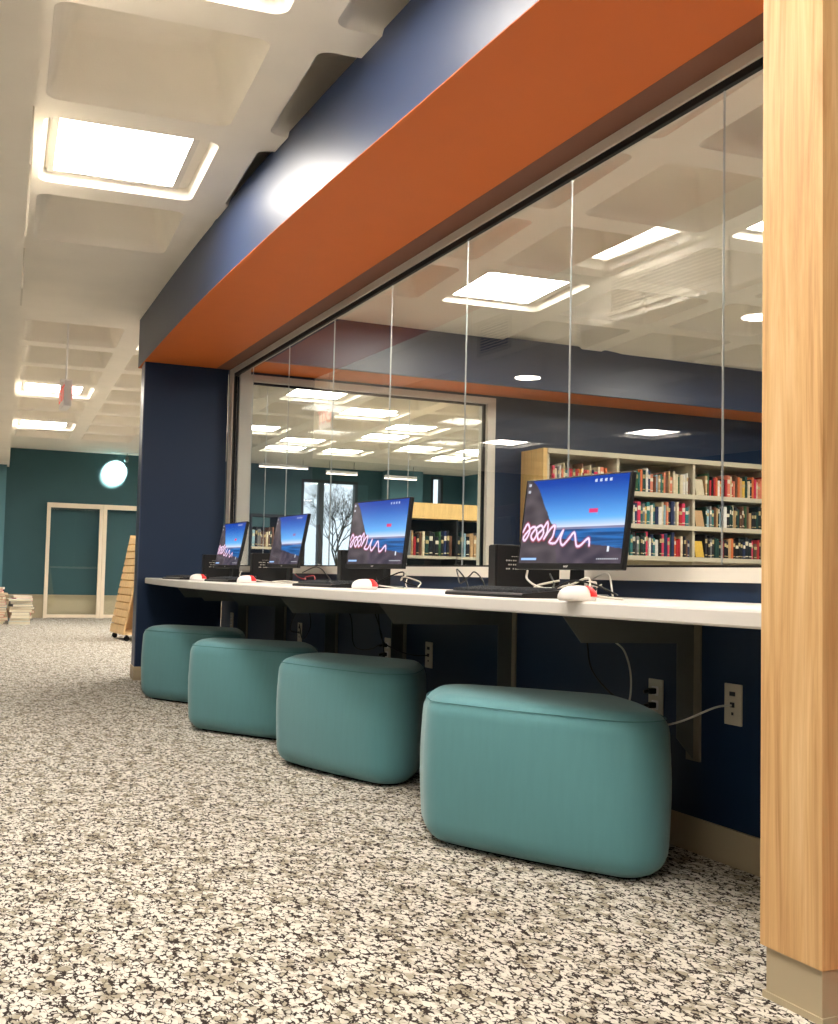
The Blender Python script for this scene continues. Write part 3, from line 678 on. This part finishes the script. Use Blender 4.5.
cable([(1.96,5.85,.80),(1.95,5.62,.83),(1.94,5.48,.82),(1.94,5.40,.79),(1.95,5.35,.76),(1.96,5.3,.745)],.0028,M_blackpl,'black cable arching right of the third monitor')
cable([(1.90,6.9,.80),(1.86,6.78,.77),(1.86,6.66,.76),(1.90,6.55,.775),(1.93,6.52,.82),(1.95,6.60,.86)],.003,M_pale_cable,'pale cable curling below the farthest monitor')
cable([(1.95,6.85,.80),(1.93,6.70,.83),(1.92,6.58,.84),(1.93,6.50,.80),(1.94,6.46,.75)],.0028,M_blackpl,'black cable arching right of the farthest monitor')

# ------------------------------------------------------------------ end bookcase in the room
BX0,BX1,BY0,BY1=4.69,8.0,7.78,8.145
bc=thing('bookcase','tall cream library bookcase with an oak end panel along the navy end wall','bookcase',(BX0,BY0,0))
MB().box((-.04,0,0),(0,.365,1.868)).build('end_panel',M_shelfwood,bc)
MB().box((0,-.01,1.828),(BX1-BX0,.365,1.868)).build('canopy_top',M_shelf,bc)
MB().box((0,.34,0.08),(BX1-BX0,.36,1.828)).build('back_panel',M_shelf,bc)
ups=[4.70,5.39,6.19,7.05,7.92]
for u in ups: MB().box((u-BX0-.004,.02,0),(u-BX0+.022,.34,1.828)).build('upright',M_shelf,bc)
SZ=[1.557,1.281,1.010,.70,.40,.12]
for z in SZ:
    MB().box((.012,0,z-.038),(BX1-BX0-.01,.34,z-.030)).box((.012,-.008,z-.038),(BX1-BX0-.01,0,z)).box((.012,0,z-.008),(BX1-BX0-.01,.34,z)).build('shelf',M_shelf,bc)
MB().box((.0,.05,0),(BX1-BX0,.07,.08)).build('kick_plate',M_shelfdark,bc)
palette=[('teal',(40,110,110)),('cream',(214,200,168)),('red',(176,40,44)),('black',(26,26,30)),('navy',(36,48,84)),('orange',(210,110,60)),('green',(60,96,62)),('grey',(120,120,122)),('brown',(104,68,48)),('pink',(214,60,92)),('tan',(186,150,108)),('yellow',(216,176,70)),('pale blue',(150,186,200)),('white',(226,222,214)),('dark green',(30,62,56)),('salmon',(220,130,100))]
bmats=[(n,mat('book_'+n.replace(' ','_'),c,.5,.4,var=.08,vscale=30)) for n,c in palette]
def book_mesh(w,d,hh,m,band):
    b=MB()
    pr=[(-w/2,.006),(-w/2+.1*w,.001),(0,0),(w/2-.1*w,.001),(w/2,.006)]
    b.prism([(x,y) for x,y in pr]+[(w/2,d),(-w/2,d)],0,hh,0)
    b.box((-w/2+.002,.004,hh),(w/2-.002,d-.003,hh+.0004),1)
    if band: 
        b.box((-w/2*.9,-.0006,hh*.62),(w/2*.9,.0006,hh*.80),2); b.box((-w/2*.9,-.0006,hh*.1),(w/2*.9,.0006,hh*.14),2)
    return b.mesh('book',[m,M_pages,M_gold if band==1 else M_pages])
M_gold=mat('spine_lettering',(190,170,120),.5,.4)
variants={}
for ci,(n,m) in enumerate(bmats):
    for wi,w in enumerate((.016,.024,.034)): variants[(ci,wi)]=book_mesh(w,.15,.2,m,(ci+wi)%3)
rnd=random.Random(11)
shname=['top','middle','lower']; wname=['slim','','thick']
bays=[('left bay',4.725,5.38),('second bay',5.42,6.18),('third bay',6.22,7.03),('right bay',7.08,7.5)]
def ordn(n): return ['first','second','third','fourth','fifth','sixth','seventh','eighth','ninth','tenth','11th','12th','13th','14th','15th','16th','17th','18th','19th','20th','21st','22nd','23rd','24th','25th','26th','27th','28th','29th','30th','31st','32nd','33rd','34th','35th','36th','37th','38th','39th','40th','41st','42nd','43rd','44th','45th'][n]
wt_by=[[1,3,4,1,2,5,3,1,2,1,3,3,1,2,1,3],[3,2,1,4,2,1,3,2,2,1,1,1,1,3,3,1],[2,2,3,3,2,2,3,1,3,1,2,1,1,1,3,2]]
for si in range(3):
    z=SZ[si]
    for bi,(bn,xa,xb) in enumerate(bays):
        x=xa+.004; n=0
        if bi>0:
            # a display of face-out covers at the start of the bay
            cm=bmats[[1,10,11][si] if bi==2 else 1][1]
            t=thing('bookend',['%s cover display stand at the start of the %s on the %s shelf'%(['pale','tan','yellowish'][si],bn,shname[si])][0],'bookend',(x+.05,7.80,z),0,'bookends on the end bookcase')
            M0=Matrix.Rotation(R_(-14),4,'X')
            MB().box((-.045,.002,.004),(.045,.008,.15),M=M0).build('cover_board',cm,t)
            MB().box((-.04,-.012,0),(.04,.06,.002)).build('foot_plate',M_steel,t)
            x+=.115
        end=xb-(.0)
        while True:
            wi=rnd.choices((0,1,2),(3,5,2))[0]; w=(.016,.024,.034)[wi]
            if x+w>end: break
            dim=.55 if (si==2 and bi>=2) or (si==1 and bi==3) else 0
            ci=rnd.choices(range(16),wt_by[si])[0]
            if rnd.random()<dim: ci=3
            hh=rnd.uniform(.155,.212) if rnd.random()<.75 else rnd.uniform(.14,.16)
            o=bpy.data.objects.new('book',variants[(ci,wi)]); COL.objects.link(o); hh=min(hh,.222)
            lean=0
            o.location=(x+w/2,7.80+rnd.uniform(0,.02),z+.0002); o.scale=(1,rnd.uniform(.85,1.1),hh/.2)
            nm=bmats[ci][0]
            lab=' '.join(('%s %s book, %s from left in the %s, %s shelf, end bookcase'%(wname[wi],nm,ordn(n),bn,shname[si])).split())
            tag(o,lab,'book','books on the %s shelf of the end bookcase'%shname[si]); x+=w+.0012; n+=1
            if n>40: break
# slim black wire supports seen in front of the books
# ------------------------------------------------------------------ bookcases beyond the end window
def low_case(name,label,x0,x1,y,ztop,wood,shz,seed,grp):
    t=thing(name,label,'bookcase',(x0,y,0)); Wd=x1-x0
    MB().box((0,0,ztop-(.17 if wood else .03)),(Wd,.4,ztop)).build('top_band',M_shelfwood if wood else M_shelfdark,t)
    MB().box((0,.38,0),(Wd,.4,ztop-.17)).build('back_panel',M_shelfdark,t)
    for u in (0,Wd/2-.01,Wd-.02): MB().box((u,.0,0),(u+.02,.38,ztop-(.17 if wood else .03))).build('upright',M_shelfdark,t)
    for z in shz: MB().box((.02,0,z-.03),(Wd-.02,.38,z)).build('shelf',M_shelf,t)
    r=random.Random(seed)
    for si,z in enumerate(shz[:1]):
        x=x0+.03;n=0
        while x<x1-.08 and n<44:
            wi=r.choice((0,1,2,2)); w=(.016,.024,.034)[wi]*1.3; ci=r.choice((1,3,3,6,14,7,8,10,4,12,2))
            if x<x0+Wd/2+.02 and x+w>x0+Wd/2-.02: x=x0+Wd/2+.022; continue
            o=bpy.data.objects.new('book',variants[(ci,wi)]); COL.objects.link(o); o.location=(x+w/2,y+.03,z+.0003); o.scale=(1.25,1.3,r.uniform(1.0,1.45))
            tag(o,' '.join(('%s %s book, %s from left, %s'%(wname[wi],bmats[ci][0],ordn(min(n,44)),grp)).split()),'book','books in the '+grp); x+=w+.004; n+=1
low_case('bookcase','dark bookcase with honey wood top band, through the end window right of the second monitor',4.86,6.1,11.0,1.60,True,[1.02,.62,.2],5,'wood topped far bookcase')
low_case('bookcase','dark bookcase at the left of the end window, beneath the teal wall',4.25,5.05,15.0,1.62,False,[1.16,.78,.3],9,'left far bookcase')
low_case('bookcase','short dark bookcase in front of the far bright window',6.2,6.75,15.5,1.5,False,[1.02,.6,.2],13,'short far bookcase')

# far windows with daylight
def far_window(n,x0,x1,z0,z1,mull):
    w=sroot('window_%d'%n); f=MB(); y0,y1=18.6,18.72
    f.box((x0,y0,z0),(x0+.05,y1,z1)).box((x1-.05,y0,z0),(x1,y1,z1)).box((x0+.05,y0,z1-.05),(x1-.05,y1,z1)).box((x0+.05,y0,z0),(x1-.05,y1,z0+.05))
    for m_ in mull: f.box((m_-.045,y0,z0+.05),(m_+.045,y1,z1-.05))
    f.build('frame',M_darkgrey,w); xs=[x0+.05]+[c for m_ in mull for c in (m_-.045,m_+.045)]+[x1-.05]
    for a,b in zip(xs[::2],xs[1::2]): MB().box((a,18.65,z0+.05),(b,18.658,z1-.05)).build('pane',M_glass,w)
far_window(3,6.17,7.24,.25,2.47,[6.55]); far_window(4,8.70,8.95,.25,2.66,[])
gr=struct('floor_outside',MB().box((-7,18.9,-.3),(20,40,-.1)),M_green)
def tree(x,y,label,seed):
    r=random.Random(seed); mb=MB()
    def br(p,d,l,rad,lev):
        q=p+d*l; mb.cyl(p,q,rad,5,0,rad*.7)
        if lev==0: return
        for _ in range(3 if lev>1 else 4):
            dd=(d+Vector((r.uniform(-.8,.8),r.uniform(-.8,.8),r.uniform(-.25,.6)))).normalized(); br(q,dd,l*r.uniform(.6,.85),rad*.6,lev-1)
    br(Vector((0,0,0)),Vector((0,0,1)),.95,.05,7)
    tag(mb.build('bare_tree',M_bark,None,(x,y,-.1)),label,'tree','bare trees outside')
tree(10.2,27.5,'bare branching tree outside the wide far window',4); tree(13.5,26,'bare tree outside the narrow far window',8)

# linear fixtures by the far wall
def linear(x0,x1,y,z,label):
    t=thing('linear_light',label,'ceiling light',((x0+x1)/2,y,z),0,'linear lights by the far wall'); L_=(x1-x0)/2
    MB().box((-L_,-.03,.01),(L_,.03,.06)).build('housing',M_white,t); MB().box((-L_+.005,-.027,0),(L_-.005,.027,.0098)).build('diffuser',M_lin,t)
    for s in (-1,1): MB().cyl((s*L_*.8,0,.06),(s*L_*.8,0,Zc-z),.004,6).build('hanger',M_steel,t)
linear(5.10,5.94,17.6,2.54,'suspended linear light above the tall dark bookcase, left of the far window')
linear(6.20,6.75,17.4,2.47,'suspended linear light in front of the wide far window')
linear(7.3,7.9,17.5,2.46,'suspended linear light right of the wide far window')

# ------------------------------------------------------------------ exit sign
t=thing('exit_sign','white hanging exit sign seen nearly edge on, on a thin rod from the corridor ceiling','sign',(1.03,8.92,2.06))
MB().box((-.03,0,0),(.03,.30,.20),bev=.004).build('housing',M_white,t)
MB().box((-.045,.11,.20),(.045,.19,.225),bev=.004).build('canopy',M_white,t)
MB().cyl((0,.15,.225),(0,.15,Zc+.30-2.06),.008,10).build('rod',M_white,t)
M_exit=mat('red_letters',(226,84,74),.4,.4,emit=(255,90,80),estr=.25)
text_mesh('lettering','EXIT',.17,M_exit,t,Matrix.Translation((-.0308,.15,.10))@Matrix.Rotation(-PI/2,4,'Z')@Matrix.Rotation(PI/2,4,'X'),.0008)
text_mesh('lettering','EXIT',.17,M_exit,t,Matrix.Translation((.0308,.15,.10))@Matrix.Rotation(PI/2,4,'Z')@Matrix.Rotation(PI/2,4,'X'),.0008)

# ------------------------------------------------------------------ cream framed panels at the far wall
def panel(x0,x1,label):
    t=thing('display_panel',label,'panel',(x0,18.42,0),0,'cream framed panels at the far wall'); W_=x1-x0; H_=1.84; f=MB()
    f.box((0,0,0),(.055,.05,H_)).box((W_-.055,0,0),(W_,.05,H_)).box((.055,0,H_-.075),(W_-.055,.05,H_)).box((.055,0,0.01),(W_-.055,.05,.06)); f.build('panel_frame',M_cream,t)
    MB().box((.055,.02,.06),(W_-.055,.026,H_-.075)).build('clear_panel',M_glass,t)
M_cream=mat('cream_panel_frame',(228,212,188),.5,.4)
panel(1.885,2.755,'cream framed clear panel standing at the far teal wall, the fully visible one')
panel(2.76,3.63,'cream framed clear panel at the far wall, half hidden by the navy cheek wall')
# slatwall display on casters
t=thing('slatwall_display','pale wood slatwall display on black casters just left of the navy cheek wall','display stand',(2.36,13.3,0),R_(-88))
def slat(mb0,dx0,dx1,y0,z0,z1,lean):
    n=13
    for k in range(n):
        za=z0+(z1-z0)*k/n; zb_=z0+(z1-z0)*(k+1)/n-.014
        ya=y0+lean*(za-z0); yb_=y0+lean*(zb_-z0)
        mb0.add([Vector(p) for p in [(dx0,ya,za),(dx1,ya,za),(dx1,ya+.02,za),(dx0,ya+.02,za),(dx0,yb_,zb_),(dx1,yb_,zb_),(dx1,yb_+.02,zb_),(dx0,yb_+.02,zb_)]],[(0,3,2,1),(4,5,6,7),(0,1,5,4),(1,2,6,5),(2,3,7,6),(3,0,4,7)])
a=MB(); slat(a,0,.75,-.25,.10,1.18,.18); a.build('front_slats',M_lightwood,t)
a=MB(); slat(a,-.03,.75,.25,.10,1.22,-.16); a.build('rear_slats',M_lightwood,t)
a=MB(); a.add([Vector(p) for p in [(-.012,-.22,.08),(-.012,.25,.08),(-.012,.09,1.2),(-.012,-.05,1.2),(.0,-.22,.08),(.0,.25,.08),(.0,.09,1.2),(.0,-.05,1.2)]],[(0,1,2,3),(7,6,5,4),(0,4,5,1),(1,5,6,2),(2,6,7,3),(3,7,4,0)]); a.build('side_panel',M_lightwood,t)
MB().box((0,-.25,.07),(.75,.27,.10)).build('base_shelf',M_lightwood,t)
for cx_,cy_ in ((.04,-.2),(.04,.2),(.7,-.2),(.7,.2)):
    c=MB(); c.cyl((cx_-.012,cy_,.03),(cx_+.012,cy_,.03),.03,16); c.box((cx_-.006,cy_-.01,.03),(cx_+.006,cy_+.01,.07)); c.build('caster',M_black,t)

# ------------------------------------------------------------------ book stacks on the far floor
def stack(cx,cy,n,desc,seed):
    r=random.Random(seed); z=0.0005
    for k in range(n):
        ci=r.choice((1,13,1,13,11,9,2,12,5,7,3,4,10)); L_=r.uniform(.24,.32); D_=r.uniform(.20,.26); th=r.uniform(.022,.044)
        name,m=bmats[ci]; t=MB()
        t.box((-L_/2,-D_/2,0),(L_/2,D_/2,.003),0); t.box((-L_/2,-D_/2,th-.003),(L_/2,D_/2,th),0); t.box((-L_/2,-D_/2,.003),(-L_/2+.004,D_/2,th-.003),0); t.box((-L_/2+.004,-D_/2+.004,.003),(L_/2-.004,D_/2-.004,th-.003),1)
        o=t.build('book',[m,M_pages],None,(cx+r.uniform(-.02,.02),cy+r.uniform(-.02,.02),z),r.uniform(-.22,.22)+(PI if r.random()<.5 else 0))
        tag(o,'%s book, %s up from the carpet, %s'%(name,ordn(k),desc),'book','books stacked on the far floor'); z+=th+.0004
stack(1.02,16.45,16,'left stack by the far wall',2)
stack(1.36,16.45,9,'middle front stack by the far wall',3)
stack(1.43,16.95,12,'rear stack by the far wall',4)


# ------------------------------------------------------------------ wall washer at the far wall
t=thing('spotlight','small track spotlight under the ceiling aimed at the far teal wall','ceiling light',(3.06,18.2,2.62))
MB().cyl((0,0,-.02),(0,.07,-.06),.028,16,r1=.034).build('lamp_head',M_steel,t)
MB().box((-.25,-.015,.055),(.5,.015,.072)).build('track',M_white,t); MB().cyl((0,0,-.02),(0,0,.055),.006,8).build('stem',M_steel,t)
sp=bpy.data.lights.new('spot','SPOT'); sp.energy=700; sp.spot_size=1.0; sp.spot_blend=.7; sp.shadow_soft_size=.03; sp.color=(1,.93,.82)
so_=bpy.data.objects.new('spot_lamp',sp); COL.objects.link(so_); so_.parent=t; so_.location=(0,.09,-.07)
so_.rotation_euler=Vector((-.12,.36,-.16)).to_track_quat('-Z','Y').to_euler()

# ------------------------------------------------------------------ world and camera
w=bpy.data.worlds.new('World'); S.world=w; w.use_nodes=True; nt=w.node_tree; bg=nt.nodes['Background']; bg.inputs[0].default_value=(.78,.86,1,1); bg.inputs[1].default_value=.95
cd=bpy.data.cameras.new('camera'); cam=bpy.data.objects.new('camera',cd); COL.objects.link(cam); S.camera=cam
f,yaw,pit,rol=1103.84,.427116,.057944,.021692
F=Vector((math.sin(yaw)*math.cos(pit),math.cos(yaw)*math.cos(pit),math.sin(pit))); R0=Vector((math.cos(yaw),-math.sin(yaw),0)); U0=R0.cross(F)
R=R0*math.cos(rol)+U0*math.sin(rol); U=U0*math.cos(rol)-R0*math.sin(rol)
cam.matrix_world=Matrix(((R.x,U.x,-F.x,0),(R.y,U.y,-F.y,0),(R.z,U.z,-F.z,h),(0,0,0,1)))
cd.sensor_fit='VERTICAL'; cd.sensor_height=24; cd.lens=24*f/1024; cd.clip_start=.02; cd.clip_end=200
vs=S.view_settings; vs.view_transform='Standard'; vs.look='None'; vs.exposure=1.2; vs.gamma=1; vs.use_curve_mapping=False
